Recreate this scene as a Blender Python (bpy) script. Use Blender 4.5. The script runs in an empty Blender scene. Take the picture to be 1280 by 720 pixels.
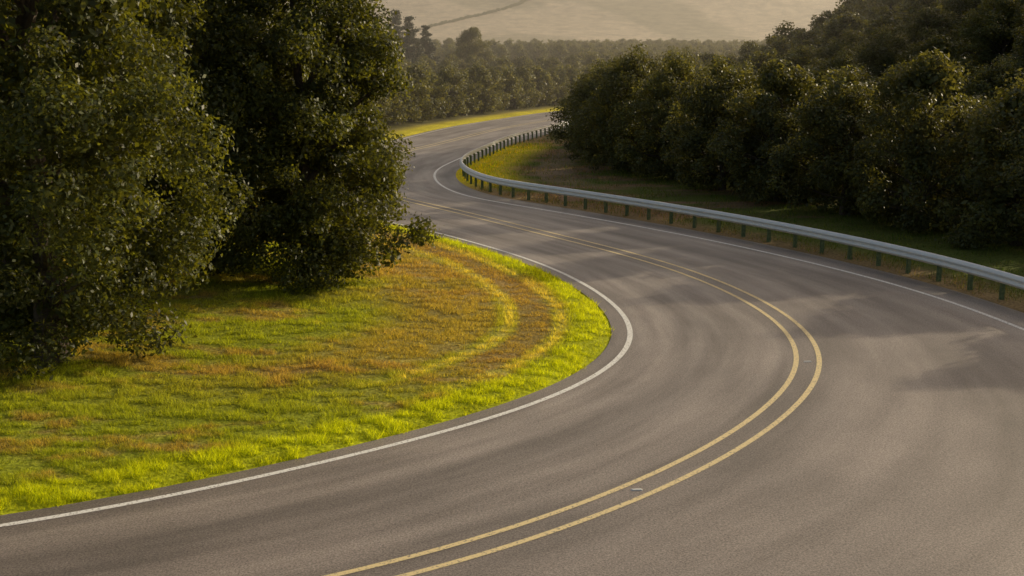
import bpy, math, numpy as np
from mathutils import Vector
rng=np.random.default_rng(7)
scene=bpy.context.scene
SUN_AZ=math.radians(55); SUN_EL=math.radians(19)

# ------------------------------------------------------------ helpers
def link(o,parent=None):
    scene.collection.objects.link(o)
    if parent: o.parent=parent
    return o
def np_mesh(name,V,F,mats=(),midx=None,col=None,smooth=False,uv=None):
    V=np.asarray(V,dtype=np.float32); F=np.asarray(F,dtype=np.int32)
    k=F.shape[1]; m=bpy.data.meshes.new(name)
    m.vertices.add(len(V)); m.vertices.foreach_set('co',V.ravel())
    m.loops.add(F.size); m.loops.foreach_set('vertex_index',F.ravel())
    m.polygons.add(len(F)); m.polygons.foreach_set('loop_start',np.arange(len(F),dtype=np.int32)*k)
    for mt in mats: m.materials.append(mt)
    if midx is not None: m.polygons.foreach_set('material_index',np.asarray(midx,dtype=np.int32))
    m.polygons.foreach_set('use_smooth',np.full(len(F),smooth,dtype=bool))
    m.update(calc_edges=True)
    if col is not None:
        a=m.attributes.new('tint','FLOAT_COLOR','POINT')
        c=np.ones((len(V),4),dtype=np.float32); c[:,:3]=col; a.data.foreach_set('color',c.ravel())
    if uv is not None:
        l=m.uv_layers.new(name='UVMap'); l.data.foreach_set('uv',np.asarray(uv,dtype=np.float32)[F.ravel()].ravel())
    return m
def hsh(ix,iy,s):
    v=np.sin(ix*127.1+iy*311.7+s*74.7)*43758.5453
    return v-np.floor(v)
def vn(x,y,s=0):
    ix=np.floor(x); iy=np.floor(y); fx=x-ix; fy=y-iy
    fx=fx*fx*(3-2*fx); fy=fy*fy*(3-2*fy)
    return (hsh(ix,iy,s)*(1-fx)+hsh(ix+1,iy,s)*fx)*(1-fy)+(hsh(ix,iy+1,s)*(1-fx)+hsh(ix+1,iy+1,s)*fx)*fy
def fbm(x,y,s=0,o=4):
    r=0;a=.5;t=0
    for i in range(o):
        r=r+a*vn(x*2**i,y*2**i,s+i*13);t+=a;a*=.5
    return r/t
def ss(a,b,x):
    t=np.clip((x-a)/(b-a),0,1); return t*t*(3-2*t)
def curve(pts,step=.25,sm=8):
    p=np.array(pts,float); p=np.vstack([2*p[0]-p[1],p,2*p[-1]-p[-2]]); out=[]
    for i in range(1,len(p)-2):
        t=np.linspace(0,1,60,endpoint=False)[:,None]
        a,b,c,d=p[i-1],p[i],p[i+1],p[i+2]
        out.append(.5*((2*b)+(-a+c)*t+(2*a-5*b+4*c-d)*t**2+(-a+3*b-3*c+d)*t**3))
    q=np.vstack(out+[p[-2][None]])
    L=np.r_[0,np.cumsum(np.linalg.norm(np.diff(q,axis=0),axis=1))]
    n=int(L[-1]/step); s=np.linspace(0,L[-1],n)
    q=np.c_[np.interp(s,L,q[:,0]),np.interp(s,L,q[:,1])]
    return smooth(q,sm)
def smooth(q,sm):
    k=np.exp(-.5*(np.arange(-3*sm,3*sm+1)/sm)**2);k/=k.sum();n=3*sm
    ext=np.vstack([2*q[0]-q[n:0:-1],q,2*q[-1]-q[-2:-n-2:-1]])
    return np.c_[np.convolve(ext[:,0],k,'valid'),np.convolve(ext[:,1],k,'valid')]
def tang(q):
    t=np.gradient(q,axis=0); return t/np.linalg.norm(t,axis=1)[:,None]
def left(q):
    t=tang(q); return np.c_[-t[:,1],t[:,0]]
def sdist(X,Y,q):  # + = left of travel
    P=np.c_[X.ravel(),Y.ravel()]; T=tang(q); out=np.empty(len(P)); st=12; qc=q[::st]; w=np.arange(-st,st+1)
    q2=(qc**2).sum(1)
    for i in range(0,len(P),20000):
        p=P[i:i+20000]; j0=(q2[None]-2*p@qc.T).argmin(1)*st
        J=np.clip(j0[:,None]+w[None],0,len(q)-1); D=((p[:,None]-q[J])**2).sum(2); k=D.argmin(1)
        a=np.arange(len(p)); j=J[a,k]
        dd=p-q[j]; t=T[j]; out[i:i+20000]=np.sqrt(D[a,k])*np.sign(t[:,0]*dd[:,1]-t[:,1]*dd[:,0])
    return out.reshape(X.shape)

# ------------------------------------------------------------ road alignment (metres)
Lp=[(-60,-2),(-40,5),(-18,12),(-12,13.9),(-7.72,15.2),(-5,16.7),(-2.96,18.27),(-.55,20.33),(.88,21.96),(2.09,24.1),(2.72,26.15),(2.83,28.6),(2.31,32),(.95,36.3),(-1.05,40.1),(-3.6,44.2),(-6.5,47.8),(-9.6,53),(-11.4,60),(-11.6,68),(-10.6,76),(-8.7,83.2),(-5.1,100.1),(0,115.2),(4,125.4),(12,140),(24,152),(60,175),(200,240)]
Cp=[(-60,-6.5),(-40,.5),(-14,9.3),(-8.5,11.1),(-4.6,12.6),(-1.36,14.17),(-.41,14.9),(1.47,16.6),(2.75,18.07),(4.19,20.1),(5.65,22.9),(6.25,24.76),(6.5,26.5),(6.46,29.2),(5.91,32.1),(4.88,35.5),(2.85,39.6),(.29,44),(-2.2,48.5),(-4.6,52.3),(-6.8,57),(-7.8,62),(-7.8,68),(-6.9,76),(-4.9,83.5),(-1,99),(4,112.5),(10.5,126),(18,136),(28,145),(62,169),(202,234)]
Rp=[(-60,-13),(-40,-6),(-20,1),(-6,5.6),(0,8),(5,10.5),(8.5,13.3),(10.8,16.5),(12,20),(12.1,24),(11.67,27.56),(11.23,30.4),(10.18,33.7),(8.72,37),(6.6,41),(3.6,45.6),(.6,49.8),(-2.08,53.5),(-3.6,59.1),(-4,65),(-3.2,71.1),(-1.07,83.2),(3.15,98.1),(8.56,111.3),(15,122),(23,132),(32,139),(64,163),(204,228)]
L=curve(Lp);C=curve(Cp);R=curve(Rp)
GR=R-left(R)*1.35
Ledge=L+left(L)*.38; Redge=R-left(R)*1.05
Bp=[(60,6),(36,20),(26.0,27.3),(21.0,33.0),(17.5,37.8),(14.8,42.6),(12.6,47.3),(10.4,53),(7.9,60),(5.3,68),(6.3,78),(10,90),(15,101),(22,112),(32,121),(64,146),(230,215)]
B=curve(Bp,.5,4)

def height(X,Y,dL=None,dR=None):
    if dL is None: dL=sdist(X,Y,L); dR=-sdist(X,Y,R)
    dd=np.maximum(dL,dR)
    lawn=np.where(dL>0,ss(.3,.9,dL)*.07+ .03*np.clip(dL-.4,0,9)+.14*(fbm(X*.6,Y*.8,3)-.5)*ss(1.2,4,dL),0)
    hr=.38*np.maximum(0,(X-12.5)+(Y-60)*.04)*ss(7,22,dR)*ss(60,85,Y+X)
    hr=np.where(hr>26,26+(hr-26)*.3,hr)*(1-ss(300,420,Y)*.7)
    hb=.024*np.maximum(0,Y-115)*ss(4,30,dd)
    hb=np.where(Y>450,.024*335,hb)
    rid=fbm(X*.006+3,Y*.003,21,3)-.5
    hf=np.maximum(0,Y-440-30*rid)
    hf=.36*hf*hf/(hf+120)*(1+.5*rid)
    hf=np.where(hf>170,170+(hf-170)*.2,hf)
    hf=hf+2.2*ss(0,40,hf)*(fbm(X*.035+Y*.03,Y*.02-X*.01,61,4)-.5)*2
    return np.where(dd<.38,-.03,-.03*(1-ss(.38,1,dd))+.03*ss(1,2,dd)*(dL<0))+lawn+hr+hb+hf+ .12*(fbm(X*.15,Y*.15,9)-.5)*ss(2,8,dd)*(dL<0)
def hz(x,y): return float(height(np.array([float(x)]),np.array([float(y)]))[0])

def mix(a,b,t):
    return np.asarray(a)*(1-t[...,None])+np.asarray(b)*t[...,None]
def zone(X,Y,dL,dR):
    n1=fbm(X*.35,Y*.9,5); n2=fbm(X*1.6,Y*3.2,8); n3=fbm(X*.1,Y*.1,15)
    up=ss(20,25,Y)
    lawn=mix((.31,.345,.028),(.40,.27,.10),ss(.53,.66,.6*n1+.4*n2)*.7)
    lawn=mix(lawn,(.42,.28,.11),ss(2.85,3.2,dL)*(1-ss(4.5,6.5,dL))*up*.6)
    lawn=mix(lawn,(.42,.28,.11),ss(.42,.55,fbm(X*.5,Y*.5,77))*ss(27,33,Y)*.5)
    lawn=mix(lawn,(.36,.24,.09),ss(1.65,1.85,dL)*(1-ss(2.45,2.65,dL))*.8*up)
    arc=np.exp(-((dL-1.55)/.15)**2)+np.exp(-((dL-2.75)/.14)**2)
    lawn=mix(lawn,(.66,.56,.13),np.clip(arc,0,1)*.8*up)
    lawn=mix(lawn,(.47,.51,.016),(1-ss(1.1,1.45,dL))*.92)
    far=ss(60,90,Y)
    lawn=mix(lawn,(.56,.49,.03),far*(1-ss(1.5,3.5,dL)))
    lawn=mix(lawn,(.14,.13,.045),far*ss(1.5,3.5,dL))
    rt=mix((.15,.17,.035),(.29,.18,.10),ss(.46,.6,n1*.5+n3*.5))
    rt=mix(rt,(.30,.21,.10),(1-ss(1.3,3.0,dR)))
    sun_yel=(1-ss(2.8,4.9,dR))*ss(55,60,Y)*(1-ss(78,86,Y))
    rt=mix(rt,(.80,.62,.03),sun_yel)  # dry grass inside the far bend, its sunlit glow painted into the colour
    path=ss(4.9,5.4,dR)*(1-ss(6.6,7.4,dR))*ss(55,60,Y)
    rt=mix(rt,(.34,.24,.14),path*.8)
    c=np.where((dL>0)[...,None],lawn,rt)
    hn=ss(.42,.58,fbm(X*.03+Y*.01,Y*.014,44,5))
    hill=mix((.54,.44,.31),(.30,.26,.17),hn*.85)
    c=mix(c,hill,ss(330,430,Y))
    return c

# ------------------------------------------------------------ materials
def nmat(name):
    m=bpy.data.materials.new(name); m.use_nodes=True; nt=m.node_tree; nt.nodes.clear()
    out=nt.nodes.new('ShaderNodeOutputMaterial'); return m,nt,out
def N(nt,t,**k):
    n=nt.nodes.new(t)
    for a,b in k.items():
        if a in n.inputs: n.inputs[a].default_value=b
        else: setattr(n,a,b)
    return n
def leafmat(name,base,trans=.4,spec=.3,tc=(1.5,1.3,.6)):
    m,nt,out=nmat(name)
    at=N(nt,'ShaderNodeAttribute',attribute_name='tint')
    mul=N(nt,'ShaderNodeMix',data_type='RGBA',blend_type='MULTIPLY'); mul.inputs[0].default_value=1
    mul.inputs[7].default_value=(*base,1); nt.links.new(at.outputs['Color'],mul.inputs[6])
    bs=N(nt,'ShaderNodeBsdfPrincipled'); bs.inputs['Roughness'].default_value=.5
    bs.inputs['Specular IOR Level'].default_value=spec
    nt.links.new(mul.outputs[2],bs.inputs['Base Color'])
    tr=N(nt,'ShaderNodeBsdfTranslucent')
    br=N(nt,'ShaderNodeMix',data_type='RGBA',blend_type='MULTIPLY'); br.inputs[0].default_value=1
    br.inputs[7].default_value=(*tc,1); nt.links.new(mul.outputs[2],br.inputs[6]); nt.links.new(br.outputs[2],tr.inputs['Color'])
    mx=N(nt,'ShaderNodeMixShader'); mx.inputs[0].default_value=trans
    nt.links.new(bs.outputs[0],mx.inputs[1]); nt.links.new(tr.outputs[0],mx.inputs[2]); nt.links.new(mx.outputs[0],out.inputs[0])
    return m
M_leaf=leafmat('oak_leaves',(.068,.088,.024),.38,.45,(2.9,2.3,.6))
M_orch=leafmat('orchard_leaves',(.078,.094,.036),.38,.42,(2.8,2.2,.8))
M_pine=leafmat('pine_needles',(.03,.045,.022),.15)
M_grass=leafmat('grass_blades',(1.15,1.15,1.0),.5,.15,(1.35,1.25,.6))

def simple(name,c1,c2,scale,rough=.8,metal=0,bump=.3,detail=6):
    m,nt,out=nmat(name)
    tc=N(nt,'ShaderNodeTexCoord'); no=N(nt,'ShaderNodeTexNoise'); no.inputs['Scale'].default_value=scale; no.inputs['Detail'].default_value=detail
    nt.links.new(tc.outputs['Object'],no.inputs['Vector'])
    r=N(nt,'ShaderNodeValToRGB'); r.color_ramp.elements[0].position=.3; r.color_ramp.elements[1].position=.7
    r.color_ramp.elements[0].color=(*c1,1); r.color_ramp.elements[1].color=(*c2,1)
    nt.links.new(no.outputs[0],r.inputs[0])
    bs=N(nt,'ShaderNodeBsdfPrincipled'); bs.inputs['Roughness'].default_value=rough; bs.inputs['Metallic'].default_value=metal
    nt.links.new(r.outputs[0],bs.inputs['Base Color'])
    b=N(nt,'ShaderNodeBump'); b.inputs['Strength'].default_value=bump; b.inputs['Distance'].default_value=.02
    nt.links.new(no.outputs[0],b.inputs['Height']); nt.links.new(b.outputs[0],bs.inputs['Normal']); nt.links.new(bs.outputs[0],out.inputs[0])
    return m
M_bark=simple('bark',(.05,.035,.025),(.13,.10,.075),9,.9)
M_steel=simple('galvanised_steel',(.84,.86,.87),(.93,.94,.94),4,.35,.08,.05)
M_post=simple('treated_post',(.08,.12,.05),(.18,.22,.10),14,.8)
M_reflector=simple('marker_ceramic',(.7,.7,.66),(.8,.8,.78),30,.4)

# ground
M_ground,nt,out=nmat('ground_soil_grass')
at=N(nt,'ShaderNodeAttribute',attribute_name='tint'); tc=N(nt,'ShaderNodeTexCoord')
n1=N(nt,'ShaderNodeTexNoise'); n1.inputs['Scale'].default_value=14; n1.inputs['Detail'].default_value=8
n2=N(nt,'ShaderNodeTexNoise'); n2.inputs['Scale'].default_value=.2; n2.inputs['Detail'].default_value=10
n2.inputs['Roughness'].default_value=.7
for n in(n1,n2): nt.links.new(tc.outputs['Object'],n.inputs['Vector'])
r1=N(nt,'ShaderNodeMapRange'); r1.inputs[1].default_value=.3;r1.inputs[2].default_value=.7;r1.inputs[3].default_value=.55;r1.inputs[4].default_value=1.3
r2=N(nt,'ShaderNodeMapRange'); r2.inputs[1].default_value=.35;r2.inputs[2].default_value=.65;r2.inputs[3].default_value=.7;r2.inputs[4].default_value=1.2
nt.links.new(n1.outputs[0],r1.inputs[0]);nt.links.new(n2.outputs[0],r2.inputs[0])
mu=N(nt,'ShaderNodeMath',operation='MULTIPLY');nt.links.new(r1.outputs[0],mu.inputs[0]);nt.links.new(r2.outputs[0],mu.inputs[1])
vm=N(nt,'ShaderNodeVectorMath',operation='SCALE');nt.links.new(at.outputs['Vector'],vm.inputs[0]);nt.links.new(mu.outputs[0],vm.inputs['Scale'])
bs=N(nt,'ShaderNodeBsdfPrincipled');bs.inputs['Roughness'].default_value=.95;bs.inputs['Specular IOR Level'].default_value=.1
nt.links.new(vm.outputs[0],bs.inputs['Base Color'])
bp=N(nt,'ShaderNodeBump');bp.inputs['Strength'].default_value=.8;bp.inputs['Distance'].default_value=.04
nt.links.new(n1.outputs[0],bp.inputs['Height']);nt.links.new(bp.outputs[0],bs.inputs['Normal']);nt.links.new(bs.outputs[0],out.inputs[0])

# asphalt
M_road,nt,out=nmat('asphalt')
tc=N(nt,'ShaderNodeTexCoord'); uv=N(nt,'ShaderNodeUVMap',uv_map='UVMap')
ag=N(nt,'ShaderNodeTexNoise');ag.inputs['Scale'].default_value=34;ag.inputs['Detail'].default_value=5;ag.inputs['Roughness'].default_value=.85
nt.links.new(tc.outputs['Object'],ag.inputs['Vector'])
mp=N(nt,'ShaderNodeMapping');mp.inputs['Scale'].default_value=(5,.10,1);nt.links.new(uv.outputs[0],mp.inputs['Vector'])
st=N(nt,'ShaderNodeTexNoise');st.inputs['Scale'].default_value=1.6;st.inputs['Detail'].default_value=6;nt.links.new(mp.outputs[0],st.inputs['Vector'])
bl=N(nt,'ShaderNodeTexNoise');bl.inputs['Scale'].default_value=.35;bl.inputs['Detail'].default_value=5;nt.links.new(tc.outputs['Object'],bl.inputs['Vector'])
sx=N(nt,'ShaderNodeSeparateXYZ');nt.links.new(uv.outputs[0],sx.inputs[0])
m1=N(nt,'ShaderNodeMath',operation='MULTIPLY');m1.inputs[1].default_value=4*math.pi;nt.links.new(sx.outputs[0],m1.inputs[0])
m2=N(nt,'ShaderNodeMath',operation='COSINE');nt.links.new(m1.outputs[0],m2.inputs[0])
def rng_(n,a,b,c,d):
    r=N(nt,'ShaderNodeMapRange');r.inputs[1].default_value=a;r.inputs[2].default_value=b;r.inputs[3].default_value=c;r.inputs[4].default_value=d
    nt.links.new(n,r.inputs[0]);return r.outputs[0]
fs=[rng_(ag.outputs[0],.32,.68,.1,1.9),rng_(st.outputs[0],.32,.68,.70,1.26),rng_(bl.outputs[0],.3,.7,.84,1.16),rng_(m2.outputs[0],-1,1,1.13,.87)]
cur=fs[0]
for f in fs[1:]:
    k=N(nt,'ShaderNodeMath',operation='MULTIPLY');nt.links.new(cur,k.inputs[0]);nt.links.new(f,k.inputs[1]);cur=k.outputs[0]
vm=N(nt,'ShaderNodeVectorMath',operation='SCALE');vm.inputs[0].default_value=(.235,.20,.178);nt.links.new(cur,vm.inputs['Scale'])
bs=N(nt,'ShaderNodeBsdfPrincipled');bs.inputs['Specular IOR Level'].default_value=.55
nt.links.new(rng_(st.outputs[0],.35,.65,.56,.44),bs.inputs['Roughness'])
nt.links.new(vm.outputs[0],bs.inputs['Base Color'])
bp=N(nt,'ShaderNodeBump');bp.inputs['Strength'].default_value=.5;bp.inputs['Distance'].default_value=.010
nt.links.new(ag.outputs[0],bp.inputs['Height']);nt.links.new(bp.outputs[0],bs.inputs['Normal']);nt.links.new(bs.outputs[0],out.inputs[0])

def paint(name,c):
    m,nt,out=nmat(name);tc=N(nt,'ShaderNodeTexCoord')
    n=N(nt,'ShaderNodeTexNoise');n.inputs['Scale'].default_value=22;n.inputs['Detail'].default_value=8;n.inputs['Roughness'].default_value=.7;nt.links.new(tc.outputs['Object'],n.inputs['Vector'])
    r=N(nt,'ShaderNodeValToRGB');r.color_ramp.elements[0].position=.36;r.color_ramp.elements[1].position=.48
    r.color_ramp.elements[0].color=(.26,.22,.19,1);r.color_ramp.elements[1].color=(*c,1);nt.links.new(n.outputs[0],r.inputs[0])
    bs=N(nt,'ShaderNodeBsdfPrincipled');bs.inputs['Roughness'].default_value=.6;nt.links.new(r.outputs[0],bs.inputs['Base Color']);nt.links.new(bs.outputs[0],out.inputs[0]);return m
M_white=paint('white_road_paint',(.88,.87,.83)); M_yellow=paint('yellow_road_paint',(.82,.66,.34))

# ------------------------------------------------------------ terrain sheet
def axis(bps):
    o=[]
    for a,b,s in bps: o.append(np.arange(a,b,s))
    return np.concatenate(o+[[bps[-1][1]]])
gx=axis([(-3000,-600,200),(-600,-160,20),(-160,-30,2.5),(-30,-14,.6),(-14,18,.2),(18,40,1),(40,160,2.5),(160,600,20),(600,3000,200)])
gy=axis([(-1500,-100,200),(-100,0,10),(0,12,1.5),(12,52,.2),(52,130,.6),(130,430,5),(430,640,2),(640,1400,15),(1400,3600,110)])
X,Y=np.meshgrid(gx,gy); dL=sdist(X,Y,L); dR=-sdist(X,Y,R)
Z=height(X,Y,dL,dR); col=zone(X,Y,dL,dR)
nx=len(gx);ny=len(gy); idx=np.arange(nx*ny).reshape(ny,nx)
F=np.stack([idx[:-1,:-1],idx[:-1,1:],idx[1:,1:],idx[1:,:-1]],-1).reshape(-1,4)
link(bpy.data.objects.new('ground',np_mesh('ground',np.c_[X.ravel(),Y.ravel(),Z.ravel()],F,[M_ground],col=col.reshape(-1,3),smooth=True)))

# ------------------------------------------------------------ road
def near(q,c):
    o=np.empty_like(c)
    for i in range(0,len(c),2000):
        d=((c[i:i+2000,None]-q[None])**2).sum(2);o[i:i+2000]=q[d.argmin(1)]
    return smooth(o,5)
NL=near(Ledge,C);NR=near(Redge,C)
arc=np.r_[0,np.cumsum(np.linalg.norm(np.diff(C,axis=0),axis=1))]
cols=[];us=[]
for k in range(9): 
    f=k/8; 
    if f<.5: p=NL*(1-2*f)+C*2*f
    else: p=C*(2-2*f)+NR*(2*f-1)
    cols.append(p);us.append(2*f-1)
n=len(C);V=np.zeros((n,9,3));UV=np.zeros((n,9,2))
for k in range(9): V[:,k,:2]=cols[k];UV[:,k,0]=us[k];UV[:,k,1]=arc
V[...,2]=.004
idx=np.arange(n*9).reshape(n,9)
F=np.stack([idx[:-1,:-1],idx[:-1,1:],idx[1:,1:],idx[1:,:-1]],-1).reshape(-1,4)
link(bpy.data.objects.new('road',np_mesh('road',V.reshape(-1,3),F,[M_road],uv=UV.reshape(-1,2))))
def strip(name,q,off,w,mat,z=.009):
    nrm=left(q);a=q+nrm*(off+w/2);b=q+nrm*(off-w/2);n=len(q)
    V=np.zeros((n,2,3));V[:,0,:2]=a;V[:,1,:2]=b;V[...,2]=z;i=np.arange(n*2).reshape(n,2)
    F=np.stack([i[:-1,0],i[:-1,1],i[1:,1],i[1:,0]],-1)
    return bpy.data.objects.new(name,np_mesh(name,V.reshape(-1,3),F,[mat]))
pm=bpy.data.objects.new('road_markings',None);link(pm)
link(strip('edge_line_inner',L,0,.12,M_white),pm);link(strip('edge_line_outer',R,0,.12,M_white),pm)
link(strip('centre_line_a',C,.23,.105,M_yellow),pm);link(strip('centre_line_b',C,-.23,.105,M_yellow),pm)

def box(cx,cy,z0,z1,wx,wy,ang,taper=1.0):
    c,s=math.cos(ang),math.sin(ang);v=[]
    for z,t in((z0,1),(z1,taper)):
        for dx,dy in((-1,-1),(1,-1),(1,1),(-1,1)):
            x=dx*wx/2*t;y=dy*wy/2*t;v.append((cx+x*c-y*s,cy+x*s+y*c,z))
    f=[(0,3,2,1),(4,5,6,7),(0,1,5,4),(1,2,6,5),(2,3,7,6),(3,0,4,7)]
    return v,f
for (px,py) in((6.42,24.55),(1.86,17.15)):
    j=((C-np.array([px,py]))**2).sum(1).argmin()
    v,f=box(C[j,0],C[j,1],.005,.018,.17,.06,.1,.75)
    link(bpy.data.objects.new('road_reflector',np_mesh('road_reflector',v,f,[M_reflector])))

# ------------------------------------------------------------ guardrail
sel=(GR[:,1]>13)&(GR[:,1]<112)&(GR[:,0]>-8); G=GR[sel]; nr=left(G)
prof=[(0,.45),(.012,.465),(.07,.50),(.075,.535),(.015,.575),(.015,.605),(.075,.645),(.07,.68),(.012,.725),(0,.745),(-.05,.75),(-.055,.735)]
V=np.zeros((len(G),len(prof),3))
for k,(o,z) in enumerate(prof): V[:,k,:2]=G+nr*o;V[:,k,2]=z
i=np.arange(V.shape[0]*V.shape[1]).reshape(V.shape[:2])
F=np.stack([i[:-1,:-1],i[:-1,1:],i[1:,1:],i[1:,:-1]],-1).reshape(-1,4)
gr=link(bpy.data.objects.new('guardrail',None))
link(bpy.data.objects.new('beam',np_mesh('guardrail_beam',V.reshape(-1,3),F,[M_steel],smooth=True)),gr)
VV=[];FF=[]
for j in range(0,len(G),5):
    t=tang(G)[j];a=math.atan2(t[1],t[0]);p=G[j]-nr[j]*.09
    for (q,z0,z1,wx,wy) in((p,-.1,.56,.10,.10),(G[j]-nr[j]*.02,.48,.54,.07,.05)):
        v,f=box(q[0],q[1],z0,z1,wx,wy,a,.97 if wx>.09 else 1);b=len(VV);VV+=v;FF+=[tuple(x+b for x in ff) for ff in f]
link(bpy.data.objects.new('posts',np_mesh('guardrail_posts',VV,FF,[M_post])),gr)

# ------------------------------------------------------------ trees
def tube(p0,p1,r0,r1,k=7):
    p0=np.array(p0,float);p1=np.array(p1,float);d=p1-p0;d/=np.linalg.norm(d)
    a=np.cross(d,[.3,.9,.1]);a/=np.linalg.norm(a);b=np.cross(d,a)
    th=np.linspace(0,2*np.pi,k,endpoint=False)
    c=np.cos(th)[:,None]*a+np.sin(th)[:,None]*b
    V=np.vstack([p0+c*r0,p1+c*r1]);F=[(i,(i+1)%k,k+(i+1)%k,k+i) for i in range(k)]
    return V,np.array(F)
def tree_mesh(name,H,Rr,z0,prof,nc,nl,ls,seed,mat,rc=.7,trunk=.18,flat=.75,lo=.72,inner=.45):
    g=np.random.default_rng(seed); pt=np.array([p[0] for p in prof]);pr=np.array([p[1] for p in prof])
    def clumps(n,lo,hi):
        t=g.random(n*3);r=np.interp(t,pt,pr);keep=g.random(n*3)<(r/pr.max()+.15);t=t[keep][:n];r=r[keep][:n]
        a=g.random(len(t))*2*np.pi;f=lo+(hi-lo)*g.random(len(t))
        lob=1+.18*np.sin(a*3+seed+t*7)+.13*np.sin(a*5-seed*2+t*11)
        rr=Rr*r*f*lob
        return np.c_[np.cos(a)*rr,np.sin(a)*rr,z0+t*(H-z0)]
    Co=clumps(int(nc*.72),lo,1.04);Ci=clumps(int(nc*.28),.2,.68)
    Cc=np.vstack([Co,Ci]);rad=rc*(.5+.8*g.random(len(Cc)))
    isin=np.arange(len(Cc))>=len(Co)
    per=(nl*(rad/rc)**2*np.where(isin,inner,1)).astype(int);cid=np.repeat(np.arange(len(Cc)),per);n=len(cid)
    d=g.normal(size=(n,3));d/=np.linalg.norm(d,axis=1)[:,None]
    rr=rad[cid]*(.35+.7*g.random(n)**.6)
    tw=g.random(n)<.08; rr[tw]*=1.4
    P=Cc[cid]+d*rr[:,None]*np.array([1,1,flat]);P[:,2]=np.maximum(P[:,2],.05+.25*g.random(n))
    nrm=d*.7+g.normal(size=(n,3))*.55+np.array([0,0,.35]);nrm/=np.linalg.norm(nrm,axis=1)[:,None]
    A=np.cross(nrm,g.normal(size=(n,3)));A/=np.linalg.norm(A,axis=1)[:,None];Bv=np.cross(nrm,A)
    s=(ls*(.6+.8*g.random(n))*np.where(isin[cid],1.7,1))[:,None];A=A*s;Bv=Bv*s*.52
    LV=np.stack([P-A,P+Bv-A*.1,P+A,P-Bv-A*.1],1).reshape(-1,3)
    LF=np.arange(4*n).reshape(n,4)
    tint=(.6+.8*g.random(n))*(.72+.56*g.random(len(Cc)))[cid]
    yl=g.random(n)[:,None];tc=tint[:,None]*(1-yl*.3)+tint[:,None]*np.array([1.6,1.25,.7])*yl*.3
    LC=np.repeat(tc,4,axis=0)
    TV=[];TF=[];b=0
    def add(p0,p1,r0,r1):
        nonlocal b
        v,f=tube(p0,p1,r0,r1);TV.append(v);TF.append(f+b);b+=len(v)
    pts=[np.array([0,0,-.2])];
    for k in range(5): pts.append(np.array([g.normal()*.08*k,g.normal()*.08*k,H*.75*(k+1)/5]))
    for k in range(5): add(pts[k],pts[k+1],trunk*(1-.17*k)*(1.25 if k==0 else 1),trunk*(1-.17*(k+1)))
    for cc in Co[g.permutation(len(Co))[:26]]:
        h=np.clip(cc[2]*.6,.5,H*.72);k=np.interp(h,[p[2] for p in pts],np.arange(6));s0=pts[int(k)]*(1-k%1)+pts[min(int(k)+1,5)]*(k%1)
        mid=(s0+cc)/2+np.array([0,0,.15*g.normal()]);add(s0,mid,trunk*.38,trunk*.22);add(mid,cc,trunk*.22,trunk*.06)
    TV=np.vstack(TV);TF=np.vstack(TF)
    V=np.vstack([TV,LV]);F=np.vstack([TF,LF+len(TV)])
    return np_mesh(name,V,F,[M_bark,mat],midx=np.r_[np.zeros(len(TF)),np.ones(len(LF))],col=np.vstack([np.ones((len(TV),3)),LC]))
pA=[(0,.60),(.12,.76),(.25,1),(.4,1.02),(.55,.95),(.75,.85),(.9,.6),(1,.2)]
pC=[(0,.90),(.12,.97),(.25,1),(.38,.80),(.5,.66),(.62,.92),(.75,.68),(.88,.42),(1,.12)]
pO=[(0,.74),(.15,.95),(.35,1),(.55,.90),(.75,.70),(.9,.42),(1,.12)]
pP=[(0,1),(.2,.9),(.4,.7),(.6,.52),(.8,.3),(1,.04)]
mA=tree_mesh('oak_a',11.5,3.05,.45,pA,380,440,.052,1,M_leaf,.58,.3)
mC=tree_mesh('oak_c',8.9,2.75,.4,pC,310,400,.057,2,M_leaf,.54,.26)
mB=tree_mesh('oak_b',11.0,3.0,.5,pA,300,300,.064,3,M_leaf,.66,.3)
def put(name,mesh,x,y,s=1,rz=0,parent=None,sz=None):
    o=bpy.data.objects.new(name,mesh);o.location=(x,y,hz(x,y)-.03);o.scale=(s,s,sz or s);o.rotation_euler=(0,0,rz);return link(o,parent)
put('oak_tree',mA,-9.0,23.6)
put('oak_tree',mC,-5.5,32.7)
put('oak_tree',mB,-9.3,31.8,.9,.5,None,1.05)
put('oak_tree',mB,-14.0,30.0,1,2.5)
put('oak_tree',mA,-13.6,38.5,1,3.7)
put('oak_tree',mB,-9.6,42.0,.95,4.4)
put('oak_tree',mA,-19,27,1,1.4)

near_m=[tree_mesh('orchard_near_%d'%k,5.7,2.3,.35,pO,185,210,.066,20+k,M_orch,.5,.16,.8,.75) for k in range(3)]
far_m=[tree_mesh('orchard_far_%d'%k,5.3,2.05,.3,pO,85,75,.125,40+k,M_orch,.52,.16,.8,.75) for k in range(3)]
g=np.random.default_rng(5)
bl=B[(B[:,1]>18)&(B[:,0]<40)&(B[:,1]<115)]
last=None;cnt=0
for p in bl:
    if last is None or np.linalg.norm(p-last)>4.25:
        last=p;put('orchard_tree',near_m[g.integers(3)],p[0]+g.normal()*.2,p[1]+g.normal()*.2,.95+.12*g.random(),g.random()*6.28,None,.86+.2*g.random())
orch=link(bpy.data.objects.new('orchard_trees',None))
ang=math.radians(35);ca,sa=math.cos(ang),math.sin(ang);pts=[]
for i in range(-60,110):
    for j in range(-20,90):
        u=i*3.9;v=j*6.2;x=u*ca-v*sa;y=u*sa+ca*v
        if 15<y<300 and abs(x)<.43*y+8: pts.append((x,y))
pts=np.array(pts);pts+=g.normal(size=pts.shape)*.16
dB=-sdist(pts[:,0],pts[:,1],B);dl=sdist(pts[:,0],pts[:,1],L);dr=-sdist(pts[:,0],pts[:,1],R)
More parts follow.
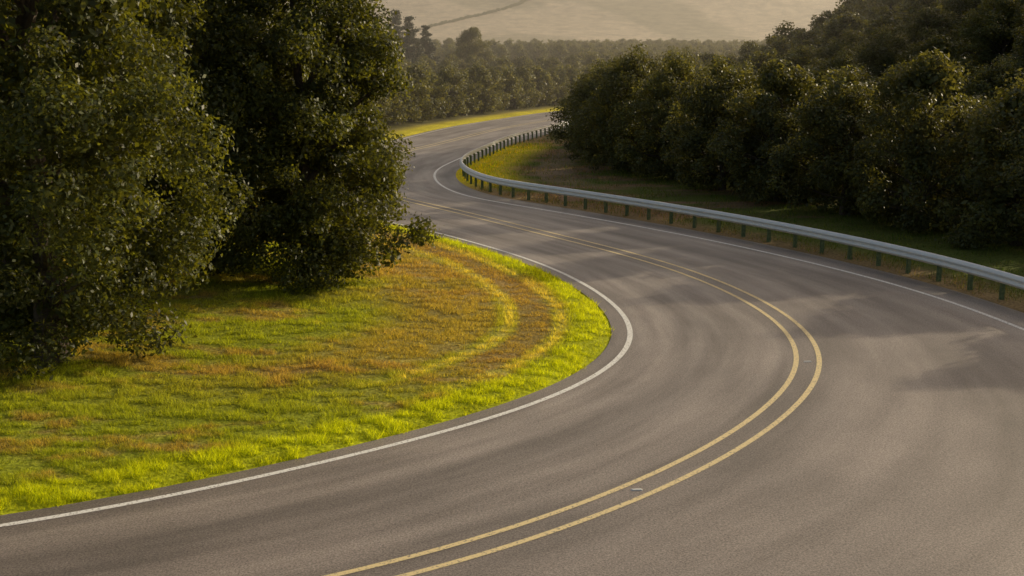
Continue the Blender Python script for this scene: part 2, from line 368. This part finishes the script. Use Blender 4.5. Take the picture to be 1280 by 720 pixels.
zz=height(pts[:,0],pts[:,1])
right=(dB>3.6)&(dr>5)
leftm=(dl>4.0)&(pts[:,1]>88)&(pts[:,0]>-60)
leftm&=~((pts[:,1]>178)&(pts[:,1]<225)&(pts[:,0]<10))
for (x,y),z,r_,l_ in zip(pts,zz,right,leftm):
    if not(r_ or l_): continue
    m=(near_m if y<75 else far_m)[g.integers(3)]
    s=(.88+.18*g.random())*(.8 if l_ else 1)
    o=bpy.data.objects.new('orchard_part',m);o.location=(x,y,z-.05);o.scale=(s,s,s*(.78+.14*g.random()));o.rotation_euler=(0,0,g.random()*6.28);link(o,orch);cnt+=1
lastp=None
Lb=L+left(L)*4.6
for p in Lb[(Lb[:,1]>84)&(Lb[:,1]<150)]:
    if lastp is None or np.linalg.norm(p-lastp)>3.6:
        lastp=p;o=bpy.data.objects.new('orchard_part',far_m[g.integers(3)]);s=.7+.2*g.random();o.location=(p[0],p[1],hz(*p)-.05);o.scale=(s,s,s);o.rotation_euler=(0,0,g.random()*6.28);link(o,orch)
print('orchard',cnt)
put('round_tree',near_m[0],-5.6,178,1.2,1,None,1.25)
mp_=tree_mesh('pine_mesh',9.5,2.3,.6,pP,150,120,.13,60,M_pine,.6,.16,.4)
for x,y,s in((-20.3,190,.95),(-17.8,193,1.05),(-15.2,188,.95),(-23,196,.9),(-13.2,194,.8)): put('pine_tree',mp_,x,y,s,x)
hd=link(bpy.data.objects.new('distant_hedgerow',None))
for k in range(150):
    t=k/150;x=-36+t*62+g.normal()*.5;y=484+t*92+2*math.sin(t*9)
    o=bpy.data.objects.new('hedge_part',far_m[k%3]);o.location=(x,y,hz(x,y)-.2);s=.22+.14*g.random();o.scale=(s*1.3,s,s*.7);link(o,hd)

# ------------------------------------------------------------ haze in the valley air
mh=bpy.data.materials.new('valley_haze');mh.use_nodes=True;nt=mh.node_tree;nt.nodes.clear()
out=nt.nodes.new('ShaderNodeOutputMaterial');vs=nt.nodes.new('ShaderNodeVolumeScatter')
vs.inputs['Color'].default_value=(1,.94,.86,1);vs.inputs['Density'].default_value=.0012;vs.inputs['Anisotropy'].default_value=.45
nt.links.new(vs.outputs[0],out.inputs['Volume'])
v,f=box(0,1060,-20,140,2400,2000,0)
ho=link(bpy.data.objects.new('haze',np_mesh('haze',v,f,[mh])))

# ------------------------------------------------------------ grass blades
def blades(name,P,H,W,colr,seed,lean=.5):
    g=np.random.default_rng(seed);n=len(P);a=g.random(n)*2*np.pi
    side=np.c_[np.cos(a),np.sin(a),np.zeros(n)]*(W/2)[:,None]
    ln=g.normal(size=(n,2))*lean*H[:,None]
    tip=P+np.c_[ln,H]
    V=np.stack([P-side,P+side,tip],1).reshape(-1,3);F=np.arange(3*n).reshape(n,3)
    return bpy.data.objects.new(name,np_mesh(name,V,F,[M_grass],col=np.repeat(colr,3,axis=0)))
n=1250000
y=13*np.exp(rng.random(n)*np.log(62/13));x=(rng.random(n)*2-1)*(.45*y+1)
k=x<4;x=x[k];y=y[k]
dl=sdist(x,y,L);cl=fbm(x*3.2,y*5.6,31,3)
k=(dl>.36+.22*vn(x*4,y*4,3))&(rng.random(len(x))<.3+.95*ss(.38,.58,cl))
x,y,dl,cl=x[k],y[k],dl[k],cl[k];print('blades',len(x))
dr=np.full(len(x),-5.);z=height(x,y,dl,dr)
c=zone(x,y,dl,dr)*(.6+.8*rng.random(len(x)))[:,None]*(.74+.52*ss(.35,.65,cl))[:,None]
H=(.03+.04*rng.random(len(x)))*(.5+1.15*ss(.3,.7,cl))*(1+.25*(dl<1.4))*(.8+y/70)
H*=1-.35*ss(1.6,1.9,dl)*(1-ss(2.4,2.7,dl))*ss(20,25,y)
link(blades('grass',np.c_[x,y,z-.004],H,.010*(y/22)+.004,c,1))
n=200000
y=24+rng.random(n)**1.3*62;x=-6+rng.random(n)*30;dr=-sdist(x,y,R)
k=(dr>1.1+.3*vn(x*3,y*3,5))&(dr<11)&(fbm(x*1.3,y*1.3,8)>.45)&((dr<3)|(rng.random(n)<.45))
x,y,dr=x[k],y[k],dr[k];dl=np.full(len(x),-9.);z=height(x,y,dl,dr)
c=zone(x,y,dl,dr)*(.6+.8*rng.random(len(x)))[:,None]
gn=(rng.random(len(x))<.5)[:,None];c=np.where(gn,c*np.array([.55,.9,.5]),c)
H=(.05+.2*rng.random(len(x))**2)
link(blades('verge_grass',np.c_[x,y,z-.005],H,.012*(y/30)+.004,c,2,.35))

# ------------------------------------------------------------ light, world, camera
w=bpy.data.worlds.new('World');scene.world=w;w.use_nodes=True;nt=w.node_tree
bg=nt.nodes['Background'];sk=nt.nodes.new('ShaderNodeTexSky');sk.sky_type='NISHITA';sk.sun_disc=False
sk.sun_elevation=SUN_EL;sk.sun_rotation=SUN_AZ;sk.dust_density=5;sk.air_density=1.0
hm=nt.nodes.new('ShaderNodeMix');hm.data_type='RGBA';hm.blend_type='MULTIPLY';hm.inputs[0].default_value=1;hm.inputs[7].default_value=(1.1,.97,.82,1)
nt.links.new(sk.outputs[0],hm.inputs[6]);nt.links.new(hm.outputs[2],bg.inputs[0]);bg.inputs[1].default_value=.13
sl=bpy.data.lights.new('sun','SUN');sl.energy=5;sl.angle=math.radians(.5);sl.color=(1,.84,.57)
so=link(bpy.data.objects.new('sun',sl))
ts=Vector((math.sin(SUN_AZ)*math.cos(SUN_EL),math.cos(SUN_AZ)*math.cos(SUN_EL),math.sin(SUN_EL)))
so.rotation_euler=(-ts).to_track_quat('-Z','Y').to_euler()
cd=bpy.data.cameras.new('camera');cd.sensor_width=36;cd.lens=43.6;cd.clip_end=9000
co=link(bpy.data.objects.new('camera',cd));co.location=(0,0,6.3);co.rotation_euler=(math.radians(90-10.95),0,0)
scene.camera=co
scene.view_settings.view_transform='Standard';scene.view_settings.look='None';scene.view_settings.exposure=0
